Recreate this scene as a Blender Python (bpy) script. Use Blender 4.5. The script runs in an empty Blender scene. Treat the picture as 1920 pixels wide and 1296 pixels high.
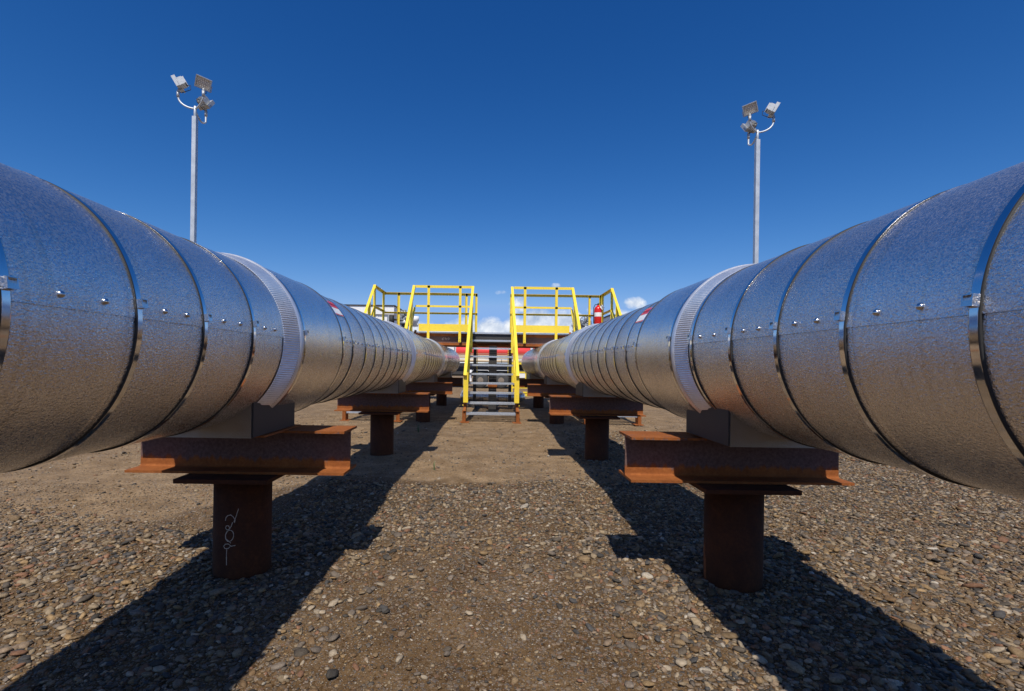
import bpy, math, random
import numpy as np
from mathutils import Vector, Matrix, noise as mnoise
random.seed(7); rng = np.random.default_rng(11)
S = bpy.context.scene; C = S.collection
R_ = math.radians; PI = math.pi

# ------------------------------------------------------------------ helpers
class MB:
    def __init__(s): s.v = []; s.f = []; s.sm = []
    def add(s, vs, fs, smooth=False):
        o = len(s.v); s.v += [tuple(p) for p in vs]
        for f in fs: s.f.append(tuple(i + o for i in f)); s.sm.append(smooth)
        return s
    def box(s, x0, x1, y0, y1, z0, z1):
        v = [(x0,y0,z0),(x1,y0,z0),(x1,y1,z0),(x0,y1,z0),(x0,y0,z1),(x1,y0,z1),(x1,y1,z1),(x0,y1,z1)]
        return s.add(v, [(0,3,2,1),(4,5,6,7),(0,1,5,4),(1,2,6,5),(2,3,7,6),(3,0,4,7)])
    def bar(s, p0, p1, w, h, up=(0,0,1)):
        p0 = Vector(p0); p1 = Vector(p1); d = (p1-p0).normalized(); u = Vector(up)
        a = d.cross(u)
        if a.length < 1e-4: a = d.cross(Vector((0,1,0)))
        a.normalize(); b = a.cross(d).normalized()
        vs = []
        for p in (p0, p1):
            for i, j in ((-1,-1),(1,-1),(1,1),(-1,1)): vs.append(p + a*(i*w/2) + b*(j*h/2))
        return s.add(vs, [(0,1,2,3),(7,6,5,4),(0,4,5,1),(1,5,6,2),(2,6,7,3),(3,7,4,0)])
    def angle(s, p0, p1, a_dir, b_dir, w, t=.007):
        """L section steel angle from p0 to p1; legs run along a_dir and b_dir"""
        p0 = Vector(p0); p1 = Vector(p1); d = (p1-p0).normalized()
        a = Vector(a_dir); a = (a - d*a.dot(d)).normalized(); b = Vector(b_dir); b = (b - d*b.dot(d)); b = (b - a*b.dot(a)).normalized()
        pr = [(0,0),(w,0),(w,t),(t,t),(t,w),(0,w)]
        vs = [p + a*i + b*j for p in (p0, p1) for i, j in pr]
        n = 6; fs = [(i, (i+1) % n, (i+1) % n + n, i+n) for i in range(n)] + [(0,3,2,1),(0,5,4,3),(6,7,8,9),(6,9,10,11)]
        return s.add(vs, fs)
    def tube(s, pts, r, n=12, cap=True, smooth=True):
        pts = [Vector(p) for p in pts]; m = len(pts)
        rs = r if isinstance(r, (list, tuple)) else [r]*m
        t0 = (pts[1]-pts[0]).normalized(); ref = Vector((0,0,1)) if abs(t0.z) < .9 else Vector((1,0,0))
        a = t0.cross(ref).normalized(); vs = []
        for k, p in enumerate(pts):
            t = ((pts[min(k+1,m-1)]-pts[max(k-1,0)])).normalized()
            a = (a - t*a.dot(t)).normalized(); b = t.cross(a)
            for i in range(n):
                q = 2*PI*i/n; vs.append(p + a*(rs[k]*math.cos(q)) + b*(rs[k]*math.sin(q)))
        fs = [(k*n+i, k*n+(i+1) % n, (k+1)*n+(i+1) % n, (k+1)*n+i) for k in range(m-1) for i in range(n)]
        s.add(vs, fs, smooth)
        if cap:
            o = len(s.v) - m*n
            s.f.append(tuple(o+i for i in reversed(range(n)))); s.sm.append(False)
            s.f.append(tuple(o+(m-1)*n+i for i in range(n))); s.sm.append(False)
        return s
    def prism(s, prof, axis, a0, a1, smooth=False):
        """extrude closed 2D profile along axis 0 (x) / 1 (y) / 2 (z)"""
        def P(u, w, a):
            return {0:(a,u,w), 1:(u,a,w), 2:(u,w,a)}[axis]
        n = len(prof); vs = [P(u,w,a) for a in (a0,a1) for u, w in prof]
        fs = [(i, (i+1) % n, (i+1) % n + n, i+n) for i in range(n)] + [tuple(reversed(range(n))), tuple(range(n, 2*n))]
        return s.add(vs, fs, smooth)
    def build(s, name, mat, parent=None, loc=None, bevel=0, shift=True):
        me = bpy.data.meshes.new(name)
        o_ = Vector((0,0,0))
        if parent is not None and shift: o_ = origin_of(parent)
        if loc is not None: o_ = Vector(loc)
        me.from_pydata([(x-o_.x, y-o_.y, z-o_.z) for x, y, z in s.v], [], s.f)
        me.polygons.foreach_set('use_smooth', s.sm); me.update()
        import bmesh
        bm = bmesh.new(); bm.from_mesh(me); bmesh.ops.recalc_face_normals(bm, faces=bm.faces)
        if bevel: bmesh.ops.bevel(bm, geom=list(bm.edges), offset=bevel, segments=1, affect='EDGES', clamp_overlap=True)
        bm.to_mesh(me); bm.free()
        if mat: me.materials.append(mat)
        o = bpy.data.objects.new(name, me); C.objects.link(o)
        if loc is not None: o.location = loc
        if parent is not None:
            o.parent = parent
            if loc is not None: o.location = Vector(loc) - origin_of(parent)
        return o
def origin_of(o):
    p = Vector((0,0,0))
    while o is not None: p += Vector(o.location); o = o.parent
    return p
def tag(o, label=None, cat=None, group=None, kind=None):
    if label: o['label'] = label
    if cat: o['category'] = cat
    if group: o['group'] = group
    if kind: o['kind'] = kind
    return o
def empty(name, loc, label, cat, group=None):
    o = bpy.data.objects.new(name, None); o.location = loc; o.empty_display_size = .2; C.objects.link(o)
    return tag(o, label, cat, group)
def copy_tree(o, parent=None):
    c = o.copy(); C.objects.link(c); c.parent = parent
    for ch in list(KIDS(o)): copy_tree(ch, c)
    return c
def KIDS(o): return [q for q in C.objects if q.parent == o]

# ------------------------------------------------------------------ materials
def newmat(name):
    m = bpy.data.materials.new(name); m.use_nodes = True; nt = m.node_tree
    return m, nt, nt.nodes['Principled BSDF']
def N(nt, t, **kw):
    n = nt.nodes.new(t)
    for k, v in kw.items(): setattr(n, k, v)
    return n
def L(nt, a, b): nt.links.new(a, b)
def ramp(nt, fac, stops, interp='LINEAR'):
    r = N(nt, 'ShaderNodeValToRGB'); r.color_ramp.interpolation = interp
    e = r.color_ramp.elements
    while len(e) > 1: e.remove(e[-1])
    e[0].position = stops[0][0]; e[0].color = (*stops[0][1], 1)
    for p, c in stops[1:]:
        q = e.new(p); q.color = (*c, 1)
    L(nt, fac, r.inputs[0]); return r
def mathn(nt, op, a, b=None, c=None, clamp=False):
    n = N(nt, 'ShaderNodeMath', operation=op, use_clamp=clamp)
    for i, q in enumerate((a, b, c)):
        if q is None: continue
        if isinstance(q, (int, float)): n.inputs[i].default_value = q
        else: L(nt, q, n.inputs[i])
    return n.outputs[0]
def noise(nt, vec, scale, detail=4, rough=.55, dist=0):
    n = N(nt, 'ShaderNodeTexNoise'); n.inputs['Scale'].default_value = scale; n.inputs['Detail'].default_value = detail
    n.inputs['Roughness'].default_value = rough; n.inputs['Distortion'].default_value = dist
    if vec is not None: L(nt, vec, n.inputs['Vector'])
    return n
def mix(nt, fac, a, b, mode='MIX'):
    n = N(nt, 'ShaderNodeMix', data_type='RGBA', blend_type=mode)
    for i, q in ((0, fac), (6, a), (7, b)):
        if isinstance(q, (int, float)): n.inputs[i].default_value = q
        elif isinstance(q, tuple): n.inputs[i].default_value = (*q, 1)
        else: L(nt, q, n.inputs[i])
    return n.outputs[2]
def bump(nt, h, dist, strength=1.0, normal=None):
    b = N(nt, 'ShaderNodeBump'); b.inputs['Distance'].default_value = dist; b.inputs['Strength'].default_value = strength
    L(nt, h, b.inputs['Height'])
    if normal is not None: L(nt, normal, b.inputs['Normal'])
    return b.outputs[0]

def mat_cladding(name, rough=.2, dist=.0030, tint=(.95,.92,.885), scale=150):
    m, nt, p = newmat(name)
    tc = N(nt, 'ShaderNodeTexCoord').outputs['Object']
    mp = N(nt, 'ShaderNodeMapping'); mp.inputs['Scale'].default_value = (1.0, .70, 1.3); L(nt, tc, mp.inputs[0])
    n1 = noise(nt, mp.outputs[0], scale, 2, .5, .6)
    n2 = noise(nt, mp.outputs[0], scale*2.3, 1, .5, .3)
    h = mathn(nt, 'MULTIPLY_ADD', n2.outputs[0], .35, n1.outputs[0])
    big = noise(nt, tc, 2.2, 2, .5)
    b0 = bump(nt, big.outputs[0], .022, .6)
    L(nt, bump(nt, h, dist, 1.0, b0), p.inputs['Normal'])
    p.inputs['Metallic'].default_value = 1.0
    oi = N(nt, 'ShaderNodeObjectInfo')
    sm = noise(nt, tc, 5, 5, .6)
    rr = mathn(nt, 'MULTIPLY_ADD', sm.outputs[0], .10, rough-.05)
    rr = mathn(nt, 'MULTIPLY_ADD', oi.outputs['Random'], .05, rr)
    sg = noise(nt, tc, 1.7, 3, .6, .8); sgr = ramp(nt, sg.outputs[0], [(.52, (0,0,0)), (.66, (1,1,1))]); sgs = N(nt, 'ShaderNodeSeparateColor'); L(nt, sgr.outputs[0], sgs.inputs[0])
    rr = mathn(nt, 'MULTIPLY_ADD', sgs.outputs[0], .06, rr)
    L(nt, rr, p.inputs['Roughness'])
    dirt = noise(nt, tc, 9, 6, .7)
    dr = ramp(nt, dirt.outputs[0], [(.35, tint), (.75, (tint[0]*.90, tint[1]*.88, tint[2]*.85))])
    # run-off streaks and dusty smudges
    mp2 = N(nt, 'ShaderNodeMapping'); mp2.inputs['Scale'].default_value = (1.0, 26, 1.0); L(nt, tc, mp2.inputs[0])
    stn = noise(nt, mp2.outputs[0], 1.6, 4, .6); sr = ramp(nt, stn.outputs[0], [(.56, (1,1,1)), (.72, (.90,.87,.82))]).outputs[0]
    c = mix(nt, 1.0, dr.outputs[0], sr, 'MULTIPLY')
    pv = N(nt, 'ShaderNodeCombineColor'); q = mathn(nt, 'MULTIPLY_ADD', oi.outputs['Random'], .08, .92)
    for i in range(3): L(nt, q, pv.inputs[i])
    c = mix(nt, 1.0, c, pv.outputs[0], 'MULTIPLY')
    L(nt, c, p.inputs['Base Color'])
    # oxidised film: a second, much rougher lobe over the bright one
    p2 = N(nt, 'ShaderNodeBsdfPrincipled'); p2.inputs['Metallic'].default_value = 1.0; p2.inputs['Roughness'].default_value = .50
    L(nt, c, p2.inputs['Base Color']); L(nt, p.inputs['Normal'].links[0].from_socket, p2.inputs['Normal'])
    ms = N(nt, 'ShaderNodeMixShader'); spot = noise(nt, tc, 140, 2, .7); sf = ramp(nt, spot.outputs[0], [(.42, (0,0,0)), (.60, (1,1,1))]); ss = N(nt, 'ShaderNodeSeparateColor'); L(nt, sf.outputs[0], ss.inputs[0])
    L(nt, mathn(nt, 'MULTIPLY_ADD', ss.outputs[0], .30, .14), ms.inputs[0]); L(nt, p.outputs[0], ms.inputs[1]); L(nt, p2.outputs[0], ms.inputs[2])
    out = [q for q in nt.nodes if q.type == 'OUTPUT_MATERIAL'][0]; L(nt, ms.outputs[0], out.inputs['Surface'])
    return m
def mat_metal(name, col, rough, metallic=1.0, var=.15, scale=20):
    m, nt, p = newmat(name)
    tc = N(nt, 'ShaderNodeTexCoord').outputs['Object']
    n = noise(nt, tc, scale, 5, .65)
    r = ramp(nt, n.outputs[0], [(.3, tuple(c*(1-var) for c in col)), (.7, tuple(min(1, c*(1+var)) for c in col))])
    L(nt, r.outputs[0], p.inputs['Base Color']); p.inputs['Metallic'].default_value = metallic
    L(nt, mathn(nt, 'MULTIPLY_ADD', n.outputs[0], .15, rough-.07), p.inputs['Roughness'])
    return m
def mat_rust(name, dark=False, mill=False):
    m, nt, p = newmat(name)
    tc = N(nt, 'ShaderNodeTexCoord').outputs['Object']
    n = noise(nt, tc, 7, 8, .7, .3); f = noise(nt, tc, 60, 5, .7)
    mp = N(nt, 'ShaderNodeMapping'); mp.inputs['Scale'].default_value = (14, 14, 1.2); L(nt, tc, mp.inputs[0])
    st = noise(nt, mp.outputs[0], 2.0, 5, .65)
    if dark: stops = [(.25, (.024,.008,.004)), (.5, (.060,.018,.006)), (.75, (.12,.036,.010))]
    else: stops = [(.22, (.11,.030,.008)), (.5, (.24,.075,.018)), (.8, (.38,.14,.038))]
    mixf = mathn(nt, 'MULTIPLY_ADD', f.outputs[0], .45, mathn(nt, 'MULTIPLY', n.outputs[0], .55))
    c = ramp(nt, mixf, stops).outputs[0]
    if mill:
        # bluish mill scale kept on the web, rust bleeding up from the lower root
        g = N(nt, 'ShaderNodeSeparateXYZ'); L(nt, tc, g.inputs[0])
        z = mathn(nt, 'MULTIPLY_ADD', st.outputs[0], .11, mathn(nt, 'SUBTRACT', g.outputs[2], .055))
        w = ramp(nt, mathn(nt, 'MULTIPLY', z, 1.0), [(.055, (0,0,0)), (.075, (1,1,1)), (.225, (1,1,1)), (.235, (0,0,0))]).outputs[0]
        sep = N(nt, 'ShaderNodeSeparateColor'); L(nt, w, sep.inputs[0])
        ms = ramp(nt, f.outputs[0], [(.3, (.075,.048,.046)), (.7, (.15,.105,.10))]).outputs[0]
        c = mix(nt, mathn(nt, 'MULTIPLY', sep.outputs[0], .9), c, ms)
    L(nt, c, p.inputs['Base Color']); p.inputs['Roughness'].default_value = .82; p.inputs['Specular IOR Level'].default_value = .25
    L(nt, bump(nt, f.outputs[0], .0025, .8), p.inputs['Normal'])
    return m
def mat_paint(name, col, rough=.4, dirt=(.12,.09,.05), amt=.25, chips=None):
    m, nt, p = newmat(name)
    tc = N(nt, 'ShaderNodeTexCoord').outputs['Object']
    n = noise(nt, tc, 11, 7, .72)
    f = ramp(nt, n.outputs[0], [(.5, (0,0,0)), (.8, (1,1,1))]).outputs[0]
    s = N(nt, 'ShaderNodeSeparateColor'); L(nt, f, s.inputs[0])
    c = mix(nt, mathn(nt, 'MULTIPLY', s.outputs[0], amt), col, dirt)
    if chips:
        v = noise(nt, tc, 45, 3, .8); cf = ramp(nt, v.outputs[0], [(.70, (0,0,0)), (.73, (1,1,1))]).outputs[0]
        q = N(nt, 'ShaderNodeSeparateColor'); L(nt, cf, q.inputs[0]); c = mix(nt, q.outputs[0], c, chips)
    L(nt, c, p.inputs['Base Color'])
    L(nt, mathn(nt, 'MULTIPLY_ADD', n.outputs[0], .25, rough-.12), p.inputs['Roughness'])
    return m
def mat_plain(name, col, rough=.6, metallic=0):
    return mat_metal(name, col, rough, metallic, .12, 14)

M = dict(
    clad=mat_cladding('embossed aluminium cladding', .10),
    clad_far=mat_cladding('embossed aluminium cladding worn', .125, .0022),
    collar=mat_cladding('smoother aluminium sleeve', .11, .0014, (.95,.92,.885)),
    shoe=mat_cladding('dull aluminium box', .36, .002, (.30,.29,.28)),
    frill=mat_metal('crimped aluminium', (.88,.89,.90), .48, .8, .06),
    strap=mat_metal('polished strap', (.80,.80,.80), .09, 1, .05),
    steel=mat_metal('screw steel', (.62,.62,.63), .16),
    rust=mat_rust('rusty steel'), beam=mat_rust('rusty beam steel', mill=True), pile=mat_rust('dark rusty pile', dark=True),
    galv=mat_metal('galvanised steel', (.56,.59,.62), .42, .75, .18, 60),
    pole=mat_metal('galvanised pole', (.50,.54,.58), .5, .45, .12, 6),
    yellow=mat_paint('yellow safety paint', (.80,.60,.045), .42, (.30,.20,.05), .25, (.22,.12,.04)),
    red=mat_paint('red enamel', (.62,.018,.014), .25, (.25,.02,.02), .2),
    redtank=mat_paint('faded red paint', (.72,.06,.055), .4, (.35,.12,.1), .3),
    white=mat_paint('white paint', (.78,.79,.80), .45, (.4,.38,.34), .25),
    black=mat_plain('black rubber', (.018,.018,.018), .7), darkmetal=mat_plain('dark painted steel', (.035,.033,.032), .55),
    tan=mat_paint('tan painted pipe', (.55,.44,.30), .5), grey=mat_metal('grey cast metal', (.20,.22,.25), .45, .4, .3, 30),
    chalk=mat_plain('chalk', (.50,.40,.31), .95), lens=mat_plain('lamp lens', (.52,.47,.40), .2),
    housing=mat_metal('lamp housing', (.42,.44,.46), .4, .3, .1, 30), labelwhite=mat_plain('label white', (.80,.80,.78), .35),
    labelred=mat_plain('label red', (.62,.05,.05), .35), darkred=mat_plain('label dark red', (.16,.01,.01), .5),
    rubber=mat_plain('tyre rubber', (.05,.05,.05), .75), rim=mat_plain('wheel rim', (.22,.18,.14), .5),
)
M['led'] = mat_plain('led dots', (.85,.8,.7), .15)

def mat_ground():
    m, nt, p = newmat('gravelly sand')
    geo = N(nt, 'ShaderNodeNewGeometry').outputs['Position']
    big = noise(nt, geo, .55, 4, .55); med = noise(nt, geo, 3.1, 6, .65); fine = noise(nt, geo, 160, 4, .75)
    sand = ramp(nt, med.outputs[0], [(.25, (.165,.102,.050)), (.5, (.27,.182,.10)), (.75, (.41,.29,.17))]).outputs[0]
    fr = ramp(nt, fine.outputs[0], [(.3, (.45,.43,.40)), (.5, (.95,.95,.95)), (.72, (1.5,1.5,1.5))]).outputs[0]
    sand = mix(nt, 1.0, sand, fr, 'MULTIPLY')
    spk = noise(nt, geo, 42, 3, .8); sk = ramp(nt, spk.outputs[0], [(.36, (.42,.36,.30)), (.45, (.92,.92,.92)), (.60, (1.0,1.0,1.0)), (.70, (1.3,1.3,1.3))]).outputs[0]
    sand = mix(nt, 1.0, sand, sk, 'MULTIPLY')
    # darker gritty base this side of the berm, pale sand beyond it
    px = N(nt, 'ShaderNodeSeparateXYZ'); L(nt, geo, px.inputs[0])
    e = mathn(nt, 'MULTIPLY_ADD', med.outputs[0], .9, mathn(nt, 'SUBTRACT', px.outputs[1], 5.2))
    e = mathn(nt, 'ADD', e, mathn(nt, 'MULTIPLY', mathn(nt, 'MINIMUM', mathn(nt, 'ADD', px.outputs[0], 1.6), 0.0), -1.5))
    e = mathn(nt, 'ADD', e, mathn(nt, 'MULTIPLY', mathn(nt, 'MAXIMUM', mathn(nt, 'SUBTRACT', px.outputs[0], 1.2), 0.0), -1.1))
    zone = ramp(nt, e, [(0.0, (.47,.43,.38)), (.35, (1,1,1))]).outputs[0]
    sand = mix(nt, 1.0, sand, zone, 'MULTIPLY')
    def cells(scale, thr):
        v = N(nt, 'ShaderNodeTexVoronoi'); v.inputs['Scale'].default_value = scale; L(nt, geo, v.inputs['Vector']); v.inputs['Randomness'].default_value = 1
        sp = N(nt, 'ShaderNodeSeparateColor'); L(nt, v.outputs['Color'], sp.inputs[0])
        col = ramp(nt, sp.outputs[0], [(0,(.05,.055,.065)),(.2,(.13,.12,.11)),(.4,(.21,.145,.09)),(.58,(.30,.25,.19)),(.72,(.17,.16,.165)),(.85,(.34,.29,.22)),(.95,(.26,.135,.085)),(1,(.55,.52,.47))]).outputs[0]
        on = mathn(nt, 'GREATER_THAN', sp.outputs[1], thr)
        dome = mathn(nt, 'SUBTRACT', 1.0, mathn(nt, 'MULTIPLY', v.outputs['Distance'], 1.3), clamp=True)
        return col, on, dome
    c1, o1, d1 = cells(120, .42)   # grit ~8 mm
    c2, o2, d2 = cells(48, .35)    # pebbles ~2 cm
    dens = ramp(nt, big.outputs[0], [(.42, (0,0,0)), (.60, (1,1,1))]).outputs[0]
    ds = N(nt, 'ShaderNodeSeparateColor'); L(nt, dens, ds.inputs[0])
    f1 = mathn(nt, 'MULTIPLY', o1, mathn(nt, 'GREATER_THAN', d1, .45))
    col = mix(nt, mathn(nt, 'MULTIPLY', f1, .75), sand, c1)
    f2 = mathn(nt, 'MULTIPLY', mathn(nt, 'MULTIPLY', o2, mathn(nt, 'GREATER_THAN', d2, .4)), ds.outputs[0])
    col = mix(nt, mathn(nt, 'MULTIPLY', f2, .85), col, c2)
    L(nt, col, p.inputs['Base Color']); p.inputs['Roughness'].default_value = .95; p.inputs['Specular IOR Level'].default_value = .1
    h = mathn(nt, 'MULTIPLY_ADD', mathn(nt, 'MULTIPLY', d2, f2), 1.6, mathn(nt, 'MULTIPLY', d1, f1))
    h = mathn(nt, 'MULTIPLY_ADD', fine.outputs[0], .5, h)
    L(nt, bump(nt, h, .006, 1.0), p.inputs['Normal'])
    return m
def mat_stones():
    m, nt, p = newmat('mixed river pebbles')
    at = N(nt, 'ShaderNodeAttribute', attribute_name='stonecol')
    geo = N(nt, 'ShaderNodeNewGeometry').outputs['Position']
    n = noise(nt, geo, 260, 4, .7); n2 = noise(nt, geo, 60, 3, .6)
    r = ramp(nt, n.outputs[0], [(.3, (.62,.60,.58)), (.7, (1.3,1.3,1.3))]).outputs[0]
    r2 = ramp(nt, n2.outputs[0], [(.35, (.8,.76,.7)), (.65, (1.12,1.12,1.12))]).outputs[0]
    c = mix(nt, 1.0, at.outputs['Color'], r, 'MULTIPLY'); c = mix(nt, 1.0, c, r2, 'MULTIPLY')
    L(nt, c, p.inputs['Base Color']); p.inputs['Roughness'].default_value = .78; p.inputs['Specular IOR Level'].default_value = .3
    L(nt, bump(nt, n.outputs[0], .0015, .6), p.inputs['Normal'])
    return m

# ------------------------------------------------------------------ ground
def gh(x, y):
    """ground height"""
    fade = np.exp(-(x*x+y*y)/900.0)
    return fade*(.012*np.sin(1.3*x+.7*y)+.010*np.sin(2.9*x-1.7*y+1)+.006*np.sin(5.1*y+3.3*x)+.004*np.sin(9.7*x+6.1*y)+.003*np.sin(17*y-11*x)) \
        + .02*np.exp(-((y-4.3)/.8)**2)*fade
def axis_coords():
    a = list(np.arange(-9, 9.001, .06)); k = .1; x = 9
    while x < 1500: k *= 1.16; x += k; a.append(x); a.insert(0, -x)
    return np.array(a)
ax = axis_coords(); ay = ax + 6.0
X, Y = np.meshgrid(ax, ay); Z = gh(X, Y)
n = len(ax); vs = np.stack([X.ravel(), Y.ravel(), Z.ravel()], 1)
idx = np.arange(n*n).reshape(n, n)
fs = np.stack([idx[:-1,:-1].ravel(), idx[:-1,1:].ravel(), idx[1:,1:].ravel(), idx[1:,:-1].ravel()], 1)
def np_mesh(name, vs, fs, mat, smooth=True, nc=4):
    me = bpy.data.meshes.new(name); me.vertices.add(len(vs)); me.vertices.foreach_set('co', vs.astype(np.float32).ravel())
    me.loops.add(fs.size); me.loops.foreach_set('vertex_index', fs.astype(np.int32).ravel())
    me.polygons.add(len(fs)); me.polygons.foreach_set('loop_start', np.arange(0, fs.size, nc, dtype=np.int32))
    me.polygons.foreach_set('use_smooth', np.full(len(fs), smooth)); me.materials.append(mat)
    me.update(calc_edges=True)
    o = bpy.data.objects.new(name, me); C.objects.link(o); return o
tag(np_mesh('ground', vs, fs, mat_ground()), kind='structure')

# ------------------------------------------------------------------ pebbles (uncountable)
def ico(sub):
    import bmesh
    bm = bmesh.new(); bmesh.ops.create_icosphere(bm, subdivisions=sub, radius=1)
    v = np.array([q.co[:] for q in bm.verts]); f = np.array([[q.index for q in t.verts] for t in bm.faces]); bm.free(); return v, f
def vnoise(x, y, s, seed):
    o = np.zeros_like(x)
    r = np.random.default_rng(seed)
    for k in range(7):
        a = r.uniform(0, 2*PI); fr = s*r.uniform(.6, 1.8); o += np.sin(fr*(x*math.cos(a)+y*math.sin(a))+r.uniform(0, 6))
    return o/7
PAL = np.array([.60,.575,.53])*np.array([(.42,.34,.24),(.31,.225,.135),(.21,.18,.155),(.105,.105,.11),(.52,.45,.36),(.34,.19,.12),(.25,.165,.09),(.15,.13,.11),(.44,.31,.17),(.62,.58,.52),(.36,.28,.21),(.08,.075,.07),(.28,.24,.21)])
PW = np.array([.15,.13,.12,.09,.08,.06,.11,.08,.06,.015,.10,.05,.065]); PW = PW/PW.sum()
def density(x, y):
    d = .58 + .75*vnoise(x, y, 1.5, 3) + .25*vnoise(x, y, 5, 9)
    d += .75*np.clip((x-.55)/.5, 0, 1)*np.clip((7.2-y)/2.5, 0, 1)             # stony right side
    d += .9*np.exp(-((y-2.75-.12*(x+2))/.55)**2)*np.clip((-x-.9)/.4, 0, 1)      # stony strip at the left pile
    d += .45*np.exp(-((y-4.2)/.5)**2)*np.clip(1.6-abs(x), 0, 1)
    d -= 1.0*np.clip((y-4.75-.2*np.sin(2*x))/.25, 0, 1)*np.clip((1.3-x)/.4, 0, 1)  # bare sand past the berm
    d -= 1.2*np.clip((y-3.35+.25*(x+2))/.3, 0, 1)*np.clip((-x-1.5)/.3, 0, 1)
    d -= .50*np.exp(-((x+.10)/.70)**2)*np.clip((3.9-y)/.6, 0, 1)
    d -= .8*np.clip((y-7.5)/2, 0, 1)
    return np.clip(d, .04, 1)
def scatter(count, y0, y1, sizes, sub, wfun, dpow=1.0, seedv=1, lift=.15):
    r = np.random.default_rng(seedv); v0, f0 = ico(sub); nv = len(v0)
    xs = []; ysl = []; tot = 0
    while tot < count:
        m = count*3; yy = np.sqrt(r.uniform(y0*y0, y1*y1, m)); xx = r.uniform(-1, 1, m)*wfun(yy)
        keep = r.uniform(0, 1, m) < density(xx, yy)**dpow
        keep &= ((xx+1.43)**2+(yy-2.8)**2 > .165**2) & ((xx-1.40)**2+(yy-2.745)**2 > .165**2)
        xs.append(xx[keep]); ysl.append(yy[keep]); tot += keep.sum()
    x = np.concatenate(xs)[:count]; y = np.concatenate(ysl)[:count]
    s = sizes[0]*np.exp(r.normal(0, sizes[1], count)); s = np.clip(s, sizes[0]*.4, sizes[0]*3.0)
    e = np.stack([s*r.uniform(.9, 1.5, count), s*r.uniform(.6, 1.05, count), s*r.uniform(.28, .55, count)], 1)
    a = r.uniform(0, 2*PI, count); t1 = r.normal(0, .22, count); t2 = r.normal(0, .22, count)
    P = v0[None]*(1+r.uniform(-.26, .22, (count, nv, 1)))
    P = P*e[:, None, :]
    xq, yq, zq = P[..., 0], P[..., 1], P[..., 2]
    yq, zq = yq*np.cos(t1)[:, None]-zq*np.sin(t1)[:, None], yq*np.sin(t1)[:, None]+zq*np.cos(t1)[:, None]
    xq, zq = xq*np.cos(t2)[:, None]-zq*np.sin(t2)[:, None], xq*np.sin(t2)[:, None]+zq*np.cos(t2)[:, None]
    X2 = xq*np.cos(a)[:, None]-yq*np.sin(a)[:, None]+x[:, None]; Y2 = xq*np.sin(a)[:, None]+yq*np.cos(a)[:, None]+y[:, None]
    Z2 = zq + (gh(x, y)+e[:, 2]*lift)[:, None] + (r.uniform(0, 1, count)**2*s*.5)[:, None]
    V = np.stack([X2, Y2, Z2], -1).reshape(-1, 3)
    F = (f0[None]+(np.arange(count)*nv)[:, None, None]).reshape(-1, 3)
    col = PAL[r.choice(len(PAL), count, p=PW)]*r.uniform(.75, 1.2, (count, 1))
    col = np.repeat(col, nv, 0)
    return V, F, np.concatenate([col, np.ones((len(col), 1))], 1)
parts = [scatter(15000, 1.45, 3.4, (.0105, .38), 2, lambda q: q*1.12+.25, 1.0, 1),
         scatter(62000, 1.45, 4.6, (.0046, .38), 1, lambda q: q*1.12+.25, .22, 2),
         scatter(34000, 3.2, 6.2, (.0105, .36), 1, lambda q: q*1.12+.25, 1.0, 3),
         scatter(26000, 5.8, 11, (.0115, .36), 1, lambda q: q*1.1, 1.2, 4),
         scatter(500, 2.0, 9, (.019, .3), 2, lambda q: q*1.1, 1.0, 5)]
off = 0; Vs = []; Fs = []; Cs = []
for v, f, c in parts: Vs.append(v); Fs.append(f+off); Cs.append(c); off += len(v)
Vs = np.concatenate(Vs); Fs = np.concatenate(Fs); Cs = np.concatenate(Cs)
peb = np_mesh('gravel', Vs, Fs, mat_stones(), True, 3)
ca = peb.data.color_attributes.new('stonecol', 'FLOAT_COLOR', 'POINT'); ca.data.foreach_set('color', Cs.astype(np.float32).ravel())
tag(peb, 'mixed grey, tan and rust coloured pebbles scattered over the sandy ground', 'gravel', kind='stuff')

# ------------------------------------------------------------------ pipes
RP = .43; ZP = 1.305
XL, XR = -1.445, 1.435
def lathe(mb, prof, seam=None, up=1, step=.003, nseg=144, wob=0.0, seed=0, smooth=True, crisp=None):
    if crisp:      # split the profile at the given y values so edges stay sharp
        cur = [prof[0]]
        for p in prof[1:]:
            cur.append(p)
            if any(abs(p[0]-c) < 1e-6 for c in crisp):
                lathe(mb, cur, seam, up, step, nseg, wob, seed, smooth); cur = [p]
        if len(cur) > 1: lathe(mb, cur, seam, up, step, nseg, wob, seed, smooth)
        return mb
    """prof: list (y, r) about the local Y axis; seam angle (deg) gives a lapped joint"""
    r = random.Random(seed); ph = [r.uniform(0, 6) for _ in range(6)]
    angs = []
    s0 = R_(seam) if seam is not None else 0.0
    for i in range(nseg+1):
        t = i/nseg; angs.append((s0 + up*2*PI*t, t))
    vs = []
    for (y, rad) in prof:
        for a, t in angs:
            rr = rad + (step*(1-t) if seam is not None else 0)
            if wob: rr += wob*(math.sin(3*a+ph[0]+4*y)+.7*math.sin(5*a+ph[1]-7*y)+.5*math.sin(9*a+ph[2]+15*y))*(1-abs(2*t-1)**8)
            vs.append((rr*math.cos(a), y, rr*math.sin(a)))
    k = nseg+1; fs = []
    for j in range(len(prof)-1):
        for i in range(nseg): fs.append((j*k+i, j*k+i+1, (j+1)*k+i+1, (j+1)*k+i))
    mb.add(vs, fs, smooth)
    if seam is not None:   # riser of the lap
        o = len(mb.v)-len(vs)
        for j in range(len(prof)-1):
            mb.dark = getattr(mb, 'dark', []) + [len(mb.f)]
            mb.add([mb.v[o+j*k], mb.v[o+j*k+nseg], mb.v[o+(j+1)*k+nseg], mb.v[o+(j+1)*k]], [(0,1,2,3)])
    else: pass
    return mb
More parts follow.
